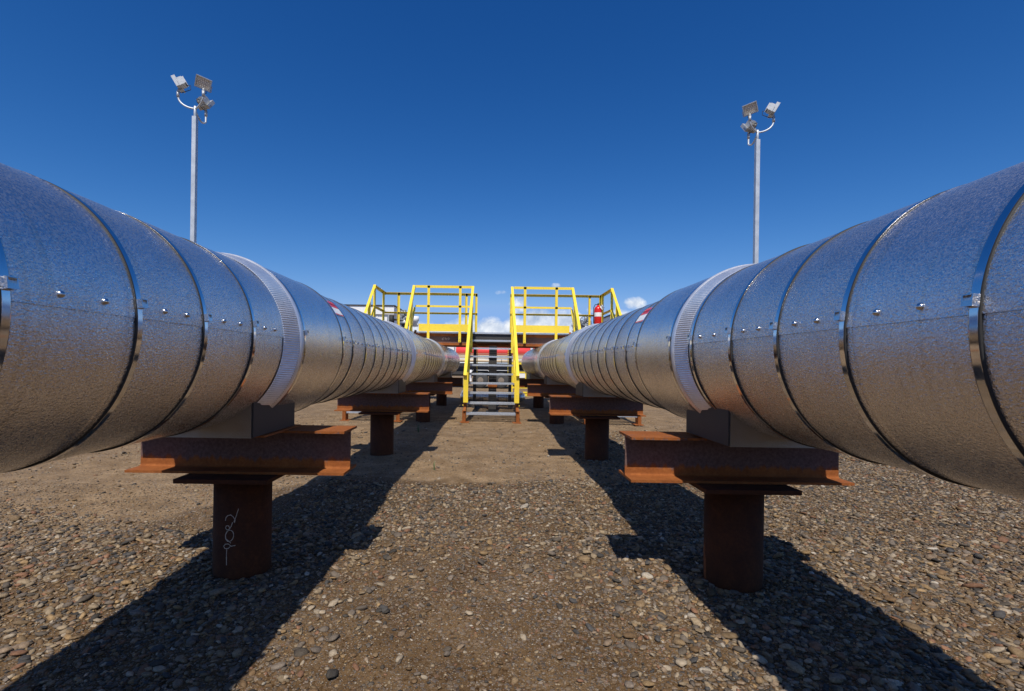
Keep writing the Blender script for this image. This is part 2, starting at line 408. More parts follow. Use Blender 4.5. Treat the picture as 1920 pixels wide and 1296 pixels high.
def finish(mb, name, mat, parent, loc=(0,0,0), recalc=False):
    me = bpy.data.meshes.new(name); me.from_pydata(mb.v, [], mb.f); me.polygons.foreach_set('use_smooth', mb.sm); me.update()
    me.materials.append(mat)
    if getattr(mb, 'dark', None):
        me.materials.append(M['black'])
        for i in mb.dark: me.polygons[i].material_index = 1
    o = bpy.data.objects.new(name, me); C.objects.link(o); o.parent = parent; o.location = loc; return o

def link_copy(src, parent, loc):
    o = src.copy(); C.objects.link(o); o.parent = parent; o.location = loc; return o

def insulated_pipe(xc, side, label, bounds, frills, y_end, extra_strap=None):
    """side=+1: the face towards the walkway is +X (left pipe)"""
    root = empty('insulated_pipe', (xc, 0, ZP), label, 'pipe', 'twin insulated pipelines')
    seam = 2.0 if side > 0 else 178.0
    up = side
    segs = []; straps = []
    # bounds: list of (kind, y0, y1)
    k = 0
    for kind, y0, y1 in bounds:
        k += 1; mb = MB()
        if kind == 'panel':
            Rn = RP
            prof = []
            # near lip laps over its neighbour, with a rolled bead behind the edge
            prof += [(y0-.014, Rn+.0008), (y0-.0139, Rn+.0026), (y0+.02, Rn+.0026)]
            yy = y0+.06
            while yy < y1-.07: prof.append((yy, Rn+.0028-.0018*(yy-y0)/(y1-y0))); yy += .05
            if any(abs(y1-q_) < .005 for q_ in (1.38, 1.37, .65, 5.2, -.77)): prof += [(y1-.050, Rn+.0010), (y1-.0475, Rn+.0010), (y1-.045, Rn+.0018), (y1-.0415, Rn+.0036), (y1-.038, Rn+.0018), (y1-.0355, Rn+.0009), (y1-.034, Rn+.0009)]
            prof.append((y1-.008, Rn+.0006)); prof.append((y1+.004, Rn+.0005))
            lathe(mb, prof, seam, up, .0026, 144 if y1 < 8 else 96, .0011, k, True, [y0-.0139])
            finish(mb, 'cladding_panel', M['clad'] if k % 3 else M['clad_far'], root)
            for t in (.34, .68):
                if y0 > -.6 and y1 < 13: straps.append(('screw', y0+(y1-y0)*t))
            straps.append(('strap', y0))
        elif kind == 'collar':
            Rn = RP+.024
            prof = [(y0-.004, Rn), (y0+.004, Rn+.003)]
            yy = y0+.05
            while yy < y1-.05: prof.append((yy, Rn+.002)); yy += .06
            prof += [(y1-.035, Rn+.001), (y1-.02, Rn-.003), (y1+.03, RP+.005)]
            lathe(mb, prof, 262 if side > 0 else 278, up, .002, 144, .0007, k)
            finish(mb, 'sleeve', M['collar'], root)
            straps.append(('cstrap', y0+.03)); straps.append(('cstrap', y1-.045))
        elif kind == 'frill':
            nf = 240; nn = nf*2; vs = []
            prof = [(y0, RP+.0035, 0.0), (y0+.006, RP+.0045, .0030), (y0+.05, RP+.013, .0030), (y1-.05, RP+.0215, .0030), (y1-.036, RP+.0245, .0024)]
            for (yy, rr, am) in prof:
                for i in range(nn):
                    a = 2*PI*i/nn; q = rr + (am if i % 2 else -am*.3); vs.append((q*math.cos(a), yy, q*math.sin(a)))
            fs = [(j*nn+i, j*nn+(i+1) % nn, (j+1)*nn+(i+1) % nn, (j+1)*nn+i) for j in range(len(prof)-1) for i in range(nn)]
            mb.add(vs, fs, False)
            lathe(mb, [(y1-.036, RP+.0255), (y1-.028, RP+.031), (y1-.016, RP+.0335), (y1-.006, RP+.031), (y1+.001, RP+.0262)], None, 1, 0, 144)
            finish(mb, 'crimped_ring', M['frill'], root)
    # straps + buckles
    def strap_mesh(rad, w=.0195):
        mb = MB(); lathe(mb, [(-w/2, rad-.004), (-w/2+.0002, rad+.0004), (-w/2+.0012, rad+.0008), (w/2-.0012, rad+.0008), (w/2-.0002, rad+.0004), (w/2, rad-.004)], None, 1, 0, 144, 0, 0, True, [-w/2+.0002, -w/2+.0012, w/2-.0012, w/2-.0002]); return mb
    ca_ = R_(6.2) if side > 0 else PI-R_(6.2)
    def buckle(rad):
        mb = MB(); u = Vector((math.cos(ca_), 0, math.sin(ca_))); t = Vector((-math.sin(ca_), 0, math.cos(ca_)))*side
        c = u*(rad+.006)
        def blk(cc, dr, dt, dy):
            a = u*dr/2; b = t*dt/2; y = Vector((0, dy/2, 0))
            vs = [cc-a-b-y, cc+a-b-y, cc+a+b-y, cc-a+b-y, cc-a-b+y, cc+a-b+y, cc+a+b+y, cc-a+b+y]
            mb.add(vs, [(0,3,2,1),(4,5,6,7),(0,1,5,4),(1,2,6,5),(2,3,7,6),(3,0,4,7)])
        blk(c, .006, .026, .026); blk(c+u*.006+Vector((0,-.011,0)), .012, .026, .003); blk(c+u*.006+Vector((0,.011,0)), .010, .022, .003)
        blk(c+u*.009-t*.006, .004, .012, .020); blk(c+u*.008+t*.012, .012, .003, .018)
        return mb
    def joint_shadow_mesh(rad): 
        mb = MB(); lathe(mb, [(-.0142, rad-.008), (-.0142, rad-.0012), (-.0132, rad), (-.0098, rad+.0002)], None, 1, 0, 144); lathe(mb, [(.0098, rad-.001), (.0115, rad-.001), (.0118, rad-.005)], None, 1, 0, 144); return mb  # black rings stand in for the shadow groove beside each strap
    slmesh = {'strap': joint_shadow_mesh(RP+.0062), 'cstrap': joint_shadow_mesh(RP+.0285)}
    smesh = {'strap': strap_mesh(RP+.0060), 'cstrap': strap_mesh(RP+.0285)}
    bmesh_ = {'strap': buckle(RP+.0050), 'cstrap': buckle(RP+.0285)}
    proto = {}
    scr = MB(); u = Vector((math.cos(ca_), 0, math.sin(ca_)))
    cc = u*(RP+.0045)
    scr.tube([cc, cc+u*.0012], .0105, 14); 
    scr.tube([cc+u*.001, cc+u*.003, cc+u*.0055, cc+u*.0075, cc+u*.0085, cc+u*.0088], [.0088, .0086, .0072, .0050, .0025, .0005], 14)
    sproto = None
    for kind, yy in straps:
        if kind == 'screw':
            if sproto is None: sproto = finish(scr, 'screw', M['steel'], root, (0, yy, 0))
            else: link_copy(sproto, root, (0, yy, 0))
            continue
        if kind not in proto:
            s = finish(smesh[kind], 'strap', M['strap'], root, (0, yy, 0)); b = finish(bmesh_[kind], 'buckle', M['steel'], s); sl = finish(slmesh[kind], 'joint_shadow', M['black'], s)
            proto[kind] = (s, b, sl)
        else:
            s = link_copy(proto[kind][0], root, (0, yy, 0)); link_copy(proto[kind][2], s, (0, 0, 0))
            if -1 < yy < 13: b = link_copy(proto[kind][1], s, (0, 0, 0)); b.rotation_euler.y = R_(random.uniform(-1.2, 1.2))
    if extra_strap:
        s = link_copy(proto['strap'][0], root, (0, extra_strap, 0)); link_copy(proto['strap'][1], s, (0, 0, 0)); link_copy(proto['strap'][2], s, (0, 0, 0))
    # elbow at the far end and closed near end
    mb = MB(); pts = []; Rb = .75
    for i in range(13):
        a = (PI/2)*i/12; pts.append((-side*(Rb-Rb*math.cos(a)), y_end-.02+Rb*math.sin(a), 0))
    pts.append((-side*9, pts[-1][1], 0)); mb.tube(pts, RP+.004, 72, True)
    finish(mb, 'elbow', M['clad_far'], root)
    mb = MB(); y0 = bounds[0][1]; mb.tube([(0, y0-.06, 0), (0, y0-.02, 0)], RP+.012, 72, True); finish(mb, 'end_cap', M['clad'], root)
    return root

def layout(spec, y_start, anchors):
    """anchors: list (frill0, frill1, collar_end); spec: strap positions between"""
    out = []; pts = sorted(spec)
    cur = y_start
    for f0, f1, ce in anchors:
        ps = [p for p in pts if cur+.1 < p < f0-.04]
        e = [cur]+ps+[f0]
        for a, b in zip(e[:-1], e[1:]): out.append(('panel', a, b))
        out.append(('frill', f0, f1)); out.append(('collar', f1, ce)); cur = ce+.03
    ps = [p for p in pts if p > cur+.1]; e = [cur]+ps
    for a, b in zip(e[:-1], e[1:]): out.append(('panel', a, b))
    return out
back = [-1.7-.36*k for k in range(16)]
specL = back+[-.05,.30,.65,.998,1.38,1.70,2.05, 3.53,3.89,4.22,4.54,4.86,5.2,5.53,5.85, 7.55,7.9,8.22,8.55,8.88,9.2,9.53,9.86]+[11.5+.33*k for k in range(14)]
pL = insulated_pipe(XL, 1, 'left-hand insulated pipeline in shiny embossed aluminium cladding, running towards the stairs', layout(specL, -7.5, [(-1.35,-1.17,-.42),(2.34,2.52,3.26),(6.17,6.34,7.22),(10.18,10.34,11.15)]), None, 15.79)
specR = back+[-.05,.30,.65,.995,1.37,1.69,2.015, 3.57,3.9,4.2,4.52,4.83,5.2,5.56,5.88, 7.45,7.8,8.15,8.5,8.84,9.16,9.5,9.82]+[11.4+.33*k for k in range(14)]
pR = insulated_pipe(XR, -1, 'right-hand insulated pipeline in shiny embossed aluminium cladding, below the fire extinguisher', layout(specR, -7.5, [(-1.35,-1.17,-.42),(2.44,2.60,3.29),(6.13,6.30,7.12),(9.95,10.11,10.95)]), None, 15.69, 2.40)

# warning labels stuck on the cladding
def label_patch(pipe, side, y0, y1, t0, t1):
    def patch(ta, tb, ya, yb, off):
        mb = MB(); nn = 10; vs = []
        for i in range(nn+1):
            a = R_(ta+(tb-ta)*i/nn); a = a if side > 0 else PI-a
            r = RP+off
            for yy in (ya, yb): vs.append((r*math.cos(a), yy, r*math.sin(a)))
        for i in range(nn+1):
            a = R_(ta+(tb-ta)*i/nn); a = a if side > 0 else PI-a
            r = RP+off-.0006
            for yy in (ya, yb): vs.append((r*math.cos(a), yy, r*math.sin(a)))
        q = 2*(nn+1); fs = [(2*i, 2*i+1, 2*i+3, 2*i+2) for i in range(nn)]+[(q+2*i+2, q+2*i+3, q+2*i+1, q+2*i) for i in range(nn)]
        mb.add(vs, fs, True); return mb
    w = finish(patch(t0, t1, y0, y1, .0072), 'warning_label', M['labelwhite'], pipe); w['label'] = 'small red and white warning sticker'
    tm = t0+(t1-t0)*.50
    finish(patch(tm, t1-.4, y0+.004, y1-.004, .0080), 'red_band', M['labelred'], w)
    finish(patch(t0+.3, t0+1.4, y0+.004, y1-.004, .0080), 'red_border', M['labelred'], w)
    mb = MB()
    for i in range(7):
        ya = y0+.018+i*.0235; p = patch(tm+2.6, tm+5.4, ya, ya+.012, .0086); mb.add(p.v, p.f, True)
    finish(mb, 'lettering', M['darkred'], w)
label_patch(pL, 1, 3.31, 3.50, 32, 50)
label_patch(pR, -1, 3.345, 3.53, 30, 48)

# shoe boxes under each pipe
def shoe(pipe, xc, y0, y1, hw=.30):
    b = MB(); b.box(-hw, hw, y0, y1, -.473, -.285)
    for q in (-hw, hw): b.bar((q, y0, -.473), (q, y0, -.285), .006, .006); b.bar((q, y1, -.473), (q, y1, -.285), .006, .006)
    o = finish(b, 'pipe_shoe', M['shoe'], pipe)
    for q in (-hw, hw):
        sx = 1 if q > 0 else -1; m_ = MB(); m_.box(min(q+sx*.0035,q+sx*.010), max(q+sx*.0035,q+sx*.010), y0+.004, y0+.30, -.470, -.30); m_.box(min(q+sx*.0035,q+sx*.007), max(q+sx*.0035,q+sx*.007), y0+.303, y1-.004, -.470, -.30); finish(m_, 'dark_side_sheet', M['darkmetal'], o)  # dark sheets added over the box sides so those faces read dark
    p = MB(); p.box(-hw+.05, hw+.02, y0+.10, y1+.06, -.4835, -.4745); finish(p, 'slide_plate', M['rust'], o)
for y0 in (-1.35, 2.30, 5.95, 9.8, 13.7): shoe(pL, XL, y0, y0+.50)
for y0 in (-1.4, 2.26, 5.84, 9.6, 13.5): shoe(pR, XR, y0, y0+.50)

# ------------------------------------------------------------------ pipe supports
def ibeam_profile(w, h, tf, tw, rf, n=4):
    """closed profile (u, z) of an H section, z from 0 to h"""
    P = [(-w/2,0),(w/2,0),(w/2,tf)]
    for i in range(n+1):
        a = PI/2*i/n; P.append((tw/2+rf-rf*math.sin(a), tf+rf-rf*math.cos(a)))
    for i in range(n+1):
        a = PI/2*i/n; P.append((tw/2+rf-rf*math.cos(a), h-tf-rf+rf*math.sin(a)))
    P += [(w/2,h-tf),(w/2,h),(-w/2,h),(-w/2,h-tf)]
    for i in range(n+1):
        a = PI/2*i/n; P.append((-(tw/2+rf-rf*math.sin(a)), h-tf-rf+rf*math.cos(a)))
    for i in range(n+1):
        a = PI/2*i/n; P.append((-(tw/2+rf-rf*math.cos(a)), tf+rf-rf*math.sin(a)))
    P.append((-w/2,tf)); return P
sup = empty('pipe_support', (0,0,0), 'x', 'pipe support', 'rusty steel supports under the pipelines')
mb = MB(); mb.tube([(0,0,-.6),(0,0,.542)], .153, 48, True); mb.build('pile', M['pile'], sup)
mb = MB(); mb.tube([(.156*math.cos(2*PI*i/90), .156*math.sin(2*PI*i/90), .540) for i in range(91)], [.0065+.0022*math.sin(i*2.4)+.001*math.sin(i*1.1) for i in range(91)], 7, False); mb.build('weld_bead', M['pile'], sup)
mb = MB(); mb.box(-.25,.25,-.25,.25,.546,.570); mb.build('cap_plate', M['pile'], sup, bevel=.002)
# crossbeam mesh with local z=0 at its underside so the rust pattern follows the section
mb = MB(); mb.prism(ibeam_profile(.255,.246,.0135,.010,.014), 0, -.61, .61)
xb = finish(mb, 'crossbeam', M['beam'], sup, (0,0,.5725))
def fixn(o):
    import bmesh
    bm = bmesh.new(); bm.from_mesh(o.data); bmesh.ops.recalc_face_normals(bm, faces=bm.faces); bm.to_mesh(o.data); bm.free()
fixn(xb)
LB = {(-1,2.8):'rusty support with chalk writing on its pile, nearest under the left pipeline',
      (-1,6.38):'rusty pipe support second from the camera under the left pipeline',
      (-1,10.25):'rusty pipe support third from the camera under the left pipeline',
      (-1,14.1):'rusty pipe support farthest away under the left pipeline, beyond the stairs',
      (-1,-.85):'rusty pipe support under the left pipeline behind the camera',
      (1,2.745):'rusty support with blank pile, nearest under the right pipeline',
      (1,6.26):'rusty pipe support second from the camera under the right pipeline',
      (1,10.05):'rusty pipe support third from the camera under the right pipeline',
      (1,13.9):'rusty pipe support farthest away under the right pipeline, beyond the stairs',
      (1,-.9):'rusty pipe support under the right pipeline behind the camera'}
first = True; chalk_parent = None
for (sd, yy), lb in LB.items():
    t = sup if first else copy_tree(sup)
    first = False
    px = -1.43 if sd < 0 else 1.40; bx = -1.42 if sd < 0 else 1.385
    t.location = (px, yy, 0); t['label'] = lb
    for ch in KIDS(t):
        if ch.name.startswith('crossbeam'): ch.location.x = bx-px
        if ch.name.startswith('cap_plate') : ch.location.x = (.0 if sd < 0 else -.02)
    if (sd, yy) == (-1, 2.8): chalk_parent = [c for c in KIDS(t) if c.name.startswith('pile')][0]; CP = t
# chalk writing on the nearest left pile (strokes in metres on the pile face: across, height)
def chalk_on_pile(strokes, parent, r=.153, w=.0034):
    mb = MB()
    for st in strokes:
        pts = []
        for k in range(len(st)-1):
            (a0, z0), (a1, z1) = st[k], st[k+1]
            for i in range(4): t = i/4; pts.append((a0+(a1-a0)*t, z0+(z1-z0)*t))
        pts.append(st[-1])
        P3 = [((r+.0003)*math.sin(a/r), -(r+.0003)*math.cos(a/r), z) for a, z in pts]
        for p, q in zip(P3[:-1], P3[1:]):
            p = Vector(p); q = Vector(q); d = (q-p).normalized(); nrm = Vector((p.x, p.y, 0)).normalized(); s = d.cross(nrm)*w/2*random.uniform(.7, 1.2)
            p2 = p-d*w*.3; q2 = q+d*w*.3
            mb.add([p2-s+nrm*.0008, p2+s+nrm*.0008, q2+s+nrm*.0008, q2-s+nrm*.0008, p2-s, p2+s, q2+s, q2-s], [(0,1,2,3),(0,4,5,1),(1,5,6,2),(2,6,7,3),(3,7,4,0)])
    finish(mb, 'chalk_writing', M['chalk'], parent)
def zpt(zx, zy):  # measured positions of the strokes -> metres on the pile
    return ((zx-808)/3.41/340.0, .385-(zy-738)/3.41/340.0*1.02)
def circ(cx, cy, rx, ry, tilt=0, a0=0, a1=360, n=14):
    o = []
    for i in range(n+1):
        a = R_(a0+(a1-a0)*i/n); x = rx*math.cos(a); y = ry*math.sin(a); t = R_(tilt); o.append(zpt(cx+x*math.cos(t)-y*math.sin(t), cy+x*math.sin(t)+y*math.cos(t)))
    return o
Zs = lambda L_: [zpt(*p) for p in L_]
chalk_on_pile([Zs([(864,738),(850,786),(838,818)]), Zs([(785,810),(788,792),(800,778),(818,774),(832,784),(846,806),(842,822)]),
    Zs([(830,822),(822,846),(810,864),(795,868),(786,856),(792,842),(806,842),(814,856)]), circ(812, 905, 26, 36, 10), Zs([(800,875),(786,900),(790,925),(806,936)]),
    Zs([(815,945),(820,950)]), Zs([(848,966),(824,970),(806,956),(786,958),(775,972),(784,986),(806,984),(818,972)]), Zs([(797,984),(795,1020),(796,1088)])], chalk_parent)

# ------------------------------------------------------------------ stairs
TZ0, TZ1, TY0, TY1 = .20, 2.03, 10.0, 12.2
NT = 10; RUN = (TY1-TY0)/(NT-1); RISE = (TZ1-TZ0)/(NT-1)
def grate(mb, x0, x1, y0, y1, z1, h=.03, pitch=.03, cross=.1):
    """bearing bars run along X"""
    n_ = int((y1-y0)/pitch)
    for i in range(n_+1):
        yy = y0+(y1-y0)*i/n_; mb.box(x0, x1, yy-.0025, yy+.0025, z1-h, z1)
    m_ = max(2, int((x1-x0)/cross))
    for i in range(m_+1):
        xx = x0+.004+(x1-x0-.008)*i/m_; mb.box(xx-.003, xx+.003, y0+.003, y1-.003, z1-.009, z1-.0008)
def make_stair(hw=.515):
    root = empty('access_stair', (0,TY0,0), 'x', 'stairs', 'steel stairs up to the crossover platform')
    ang = math.atan2(TZ1-TZ0, TY1-TY0)
    for sx in (-1, 1):
        mb = MB(); x = sx*(hw+.006)
        # channel stringer: web plate + flanges, from just above the ground to the platform
        y0, z0 = TY0-.02, TZ0-.02; y1, z1 = TY1+.04, TZ1-.03
        d = Vector((0, y1-y0, z1-z0)).normalized(); nn = Vector((0, -d.z, d.y))
        p0 = Vector((x+sx*.003, y0, z0)) - nn*.03; p1 = Vector((x+sx*.003, y1, z1)) - nn*.03
        mb.bar(p0, p1, .007, .215, up=nn)
        for q in (-.112, .112): mb.bar(p0+nn*q+Vector((sx*.026,0,0)), p1+nn*q+Vector((sx*.026,0,0)), .055, .009, up=nn)
        mb.bar((x+sx*.01, TY0+.05, .012), (x+sx*.01, TY0+.05, .28), .014, .20, up=(0,1,0))
        mb.bar((x+sx*.04, TY0-.03, .012), (x+sx*.04, TY0-.03, .26), .07, .010, up=(0,1,0))
        s = mb.build('stringer', M['rust'], root)
        b = MB(); b.box(x+sx*.02-.09, x+sx*.02+.09, TY0-.10, TY0+.16, .002, .016); b.build('base_plate', M['rust'], s)
    for k in range(NT):
        yy = TY0+RUN*k; zz = TZ0+RISE*k; mb = MB()
        grate(mb, -hw+.006, hw-.006, yy+.012, yy+.235, zz, .028, .032, .1)
        mb.box(-hw+.002, hw-.002, yy-.022, yy+.008, zz-.004, zz+.002)
        mb.box(-hw+.002, hw-.002, yy-.022, yy-.018, zz-.038, zz-.004)
        for i in range(24): 
            xx = -hw+.03+i*(2*hw-.06)/23; mb.box(xx-.008, xx+.008, yy-.019, yy+.004, zz+.002, zz+.005)
        for sx in (-1, 1): mb.box(sx*hw-.003-sx*.004, sx*hw+.003-sx*.004, yy-.01, yy+.238, zz-.05, zz+.001)
        mb.build('tread', M['galv'], root)
    for sx in (-1, 1):
        xo = sx*(hw+.062)
        top = Vector((sx*(hw+.015), TY1-.02, TZ1+1.175)); bot = Vector((xo, TY0-.12, .99)); up = Vector((0,-.6,.8))
        h = MB(); h.angle(bot, top, (-sx,0,0), (0,.2,-1), .065, .007)
        hr = h.build('handrail', M['yellow'], root)
        mrail = MB()
        m0 = Vector((xo-sx*.01, TY0+.02, TZ0+.36)); m1 = Vector((sx*(hw+.02), TY1-.0, TZ1+.62)); mrail.angle(m0, m1, (-sx,0,0), (0,.2,-1), .05, .006)
        mrail.build('mid_rail', M['yellow'], hr)
        for t in (.03, .40, .78):
            yy = TY0-.12+(TY1-TY0+.1)*t; zr = bot.z+(top.z-bot.z)*t; xx = bot.x+(top.x-bot.x)*t
            zs = TZ0+(yy-TY0)/(TY1-TY0)*(TZ1-TZ0)
            if t < .1: zs = .44-.05
            p = MB(); p.angle((xx+sx*.004, yy, zs-.09 if t > .1 else .42), (xx+sx*.004, yy, zr-.01), (-sx,0,0), (0,1,0), .075 if t > .1 else .10, .007)
            p.tube([(xx, yy+.03, zs-.03), (xx+sx*.02, yy+.03, zs-.03)], .011, 8); p.build('post', M['yellow'], hr)
    return root
st = make_stair()
st.location.x = .02; st['label'] = 'middle steel stair with galvanised grating treads and yellow handrails, between the two pipelines'
s2 = copy_tree(st); s2.location.x = -2.47; s2['label'] = 'left stair with yellow handrails, mostly hidden behind the left pipeline'
s3 = copy_tree(st); s3.location.x = 2.55; s3['label'] = 'right stair with yellow handrails, mostly hidden behind the right pipeline'

# ------------------------------------------------------------------ crossover platform
PY0, PY1, DZ = 12.22, 13.5, 2.03
pf = empty('crossover_platform', (0, 12.8, 0), 'raised rusty steel platform with yellow guardrails crossing over both pipelines', 'platform')
for yy in (12.36, 13.38):
    mb = MB(); mb.prism(ibeam_profile(.20,.30,.012,.009,.012), 0, -3.08, 3.12)
    for v in range(0): pass
    b = finish(mb, 'platform_beam', M['beam'], pf, (0, yy-12.8, DZ-.034-.30)); fixn(b)
    if yy < 13: FB = b
mb = MB()
for xx in (-3.06,-2.0,-.9,.02,.95,2.05,3.08): mb.prism(ibeam_profile(.10,.2,.008,.006,.008,2), 1, 12.48, 13.27)
# cross members placed properly
mb = MB()
for xx in (-3.0,-2.0,-.95,.02,1.0,2.05,3.04):
    pr = [(u+xx, z+DZ-.30) for u, z in ibeam_profile(.10,.2,.008,.006,.008,2)]
    mb.prism(pr, 1, 12.47, 13.27)
mb.build('cross_member', M['pile'], pf)
mb = MB(); grate(mb, -3.08, 3.12, PY0, PY1, DZ, .03, .04, .1); mb.box(-3.08, 3.12, PY0-.012, PY0-.006, DZ-.032, DZ+.001); mb.build('deck_grating', M['galv'], pf)
def column(xx, yy, w, mat):
    mb = MB(); pr = [(u+xx, z+yy-w/2) for u, z in ibeam_profile(w,w,.011,.008,.008,2)]
    mb.prism(pr, 2, .02, DZ-.336); mb.box(xx-w*.8, xx+w*.8, yy-w*.8, yy+w*.8, .0, .019); mb.build('column', mat, pf)
column(.055, 12.36, .20, M['darkmetal']); column(-3.35+.3, 12.36, .2, M['pile']); column(3.08, 12.36, .2, M['pile'])  # centre column takes the dark steel to imitate shade under the deck
column(.055, 13.38, .19, M['pile']); column(-3.05, 13.38, .2, M['pile']); column(3.08, 13.38, .2, M['pile'])
column(-.44, 13.38, .085, M['darkmetal']); column(.545, 13.38, .085, M['darkmetal'])
mb = MB(); mb.box(-.385,-.365,13.30,13.34,.95,1.69); mb.box(.47,.49,13.30,13.34,.95,1.69); mb.build('guard_post', M['yellow'], pf)
mb = MB(); mb.box(-.46,.50,12.226,12.234,DZ-.25,DZ-.045); mb.build('shade_plate', M['darkmetal'], pf)  # dark sheet added to imitate the shade behind the top tread
mb = MB(); mb.box(-.06,.17,12.24,12.252,.62,.72); mb.build('gusset', M['rust'], pf)
TR = DZ+1.175
def railing(p0, p1, posts, mids, flip=1, below=.0, toe=None, inward=(0,1,0)):
    mb = MB(); p0 = Vector(p0); p1 = Vector(p1)
    mb.angle((p0.x,p0.y,TR), (p1.x,p1.y,TR), inward, (0,0,-1), .065, .007)
    r = mb.build('guardrail', M['yellow'], pf)
    d = (p1-p0).normalized()
    for mz in mids:
        q = MB(); q.angle((p0.x,p0.y,mz), (p1.x,p1.y,mz), inward, (0,0,-1), .05, .006); q.build('mid_rail', M['yellow'], r)
    for t in posts:
        c = Vector((p0.x, p0.y, 0))+d*t; q = MB()
        q.angle((c.x,c.y,DZ-below), (c.x,c.y,TR-.008), d if flip > 0 else -d, inward, .065, .007)
        if below:
            for zz in (DZ-.17, DZ-.22): q.tube([(c.x+.03, c.y-.012, zz), (c.x+.03, c.y+.01, zz)], .012, 6)
        q.build('post', M['yellow'], r)
    if toe:
        q = MB(); i = Vector(inward)*.006; a = p0+d*toe[0]; b = p0+d*toe[1]
        q.bar((a.x+i.x*2, a.y+i.y*2, DZ+.105), (b.x+i.x*2, b.y+i.y*2, DZ+.105), .006, .185, up=(0,0,1)); q.build('toe_board', M['yellow'], r)
FY = PY0-.05
railing((-1.93,FY,0), (-.485,FY,0), (.30, 1.10), (2.70,), 1, .26, (.09,1.44))
railing((.565,FY,0), (2.03,FY,0), (.25, 1.05), (2.70,), 1, .26, (.02,1.42))
railing((-3.02,PY1,0), (-.40,PY1,0), (.38, 2.28, 2.56), (2.66,), 1, 0, None, (0,-1,0))
railing((.52,PY1,0), (3.08,PY1,0), (.0, 2.20, 2.5), (2.66,), 1, 0, None, (0,-1,0))
railing((-3.02,PY0,0), (-3.02,PY1,0), (.02, 1.05), (2.68,), 1, 0, None, (1,0,0))
railing((3.10,PY0,0), (3.10,PY1,0), (.02, 1.05), (2.68,), 1, 0, None, (-1,0,0))
# small chalk number on the beam web
mb = MB()
def beam_chalk(strokes, ox, oz, s):
    for st_ in strokes:
        for (a, b), (c, d) in zip(st_[:-1], st_[1:]):
            mb.bar((ox+a*s, 0, oz+b*s), (ox+c*s, 0, oz+d*s), .0018, .011, up=(0,0,1))
beam_chalk([[(.8,1),(.3,.8),(0,.35),(.25,0),(.6,.1),(.6,.45),(.15,.45)], [(1.35,1),(1.15,.45),(1.95,.45)],[(1.75,.8),(1.7,0)], [(2.7,1),(2.3,.6),(2.6,.1),(3.0,.4),(2.9,.9),(2.6,1)]], -1.26, .135, .062)
ck = finish(mb, 'chalk_number', M['chalk'], FB, (0, -.0062, 0)); fixn(ck)

# ------------------------------------------------------------------ fire extinguisher
fe = empty('fire_extinguisher', (2.96, 13.33, 2.28), 'large red fire extinguisher with white label hung on the yellow guardrail corner', 'fire extinguisher')
x, y, z = 2.96, 13.33, 2.28
mb = MB(); prof = [(.0,.05),(.005,.095),(.03,.108),(.5,.108),(.55,.098),(.59,.07),(.61,.035),(.63,.03)]
mb.tube([(x,y,z+a) for a, b in prof], [b for a, b in prof], 28, True); mb.build('cylinder', M['red'], fe)
mb = MB(); vs = []
for i in range(21):
    a = R_(-165+150*i/20)
    for zz in (.31, .42): vs.append((x+.1095*math.cos(a), y+.1095*math.sin(a), z+zz))
for i in range(21):
    a = R_(-165+150*i/20)
    for zz in (.31, .42): vs.append((x+.1085*math.cos(a), y+.1085*math.sin(a), z+zz))
mb.add(vs, [(2*i,2*i+2,2*i+3,2*i+1) for i in range(20)]+[(42+2*i+1,42+2*i+3,42+2*i+2,42+2*i) for i in range(20)], True); lab = mb.build('paper_label', M['labelwhite'], fe)
mb = MB(); mb.tube([(x,y,z+.62),(x,y,z+.68)], .022, 12); mb.bar((x-.02,y,z+.67),(x+.14,y,z+.73), .025, .012); mb.bar((x-.01,y,z+.66),(x+.12,y,z+.66), .025, .01); mb.build('valve_handle', M['darkmetal'], fe)
mb = MB(); mb.tube([(x-.02,y-.01,z+.65),(x-.09,y-.03,z+.64),(x-.13,y-.03,z+.55),(x-.128,y-.02,z+.3),(x-.125,y-.02,z+.12)], .011, 8); mb.build('hose', M['black'], fe)
mb = MB(); mb.bar((x+.06,y-.13,z+.63),(x+.12,y-.13,z+.50), .004, .085, up=(0,1,0)); mb.add([], []); mb.bar((x+.05,y-.125,z+.60),(x+.12,y-.125,z+.52), .09, .003, up=(0,-1,0)); mb.build('inspection_tag', M['labelwhite'], fe)

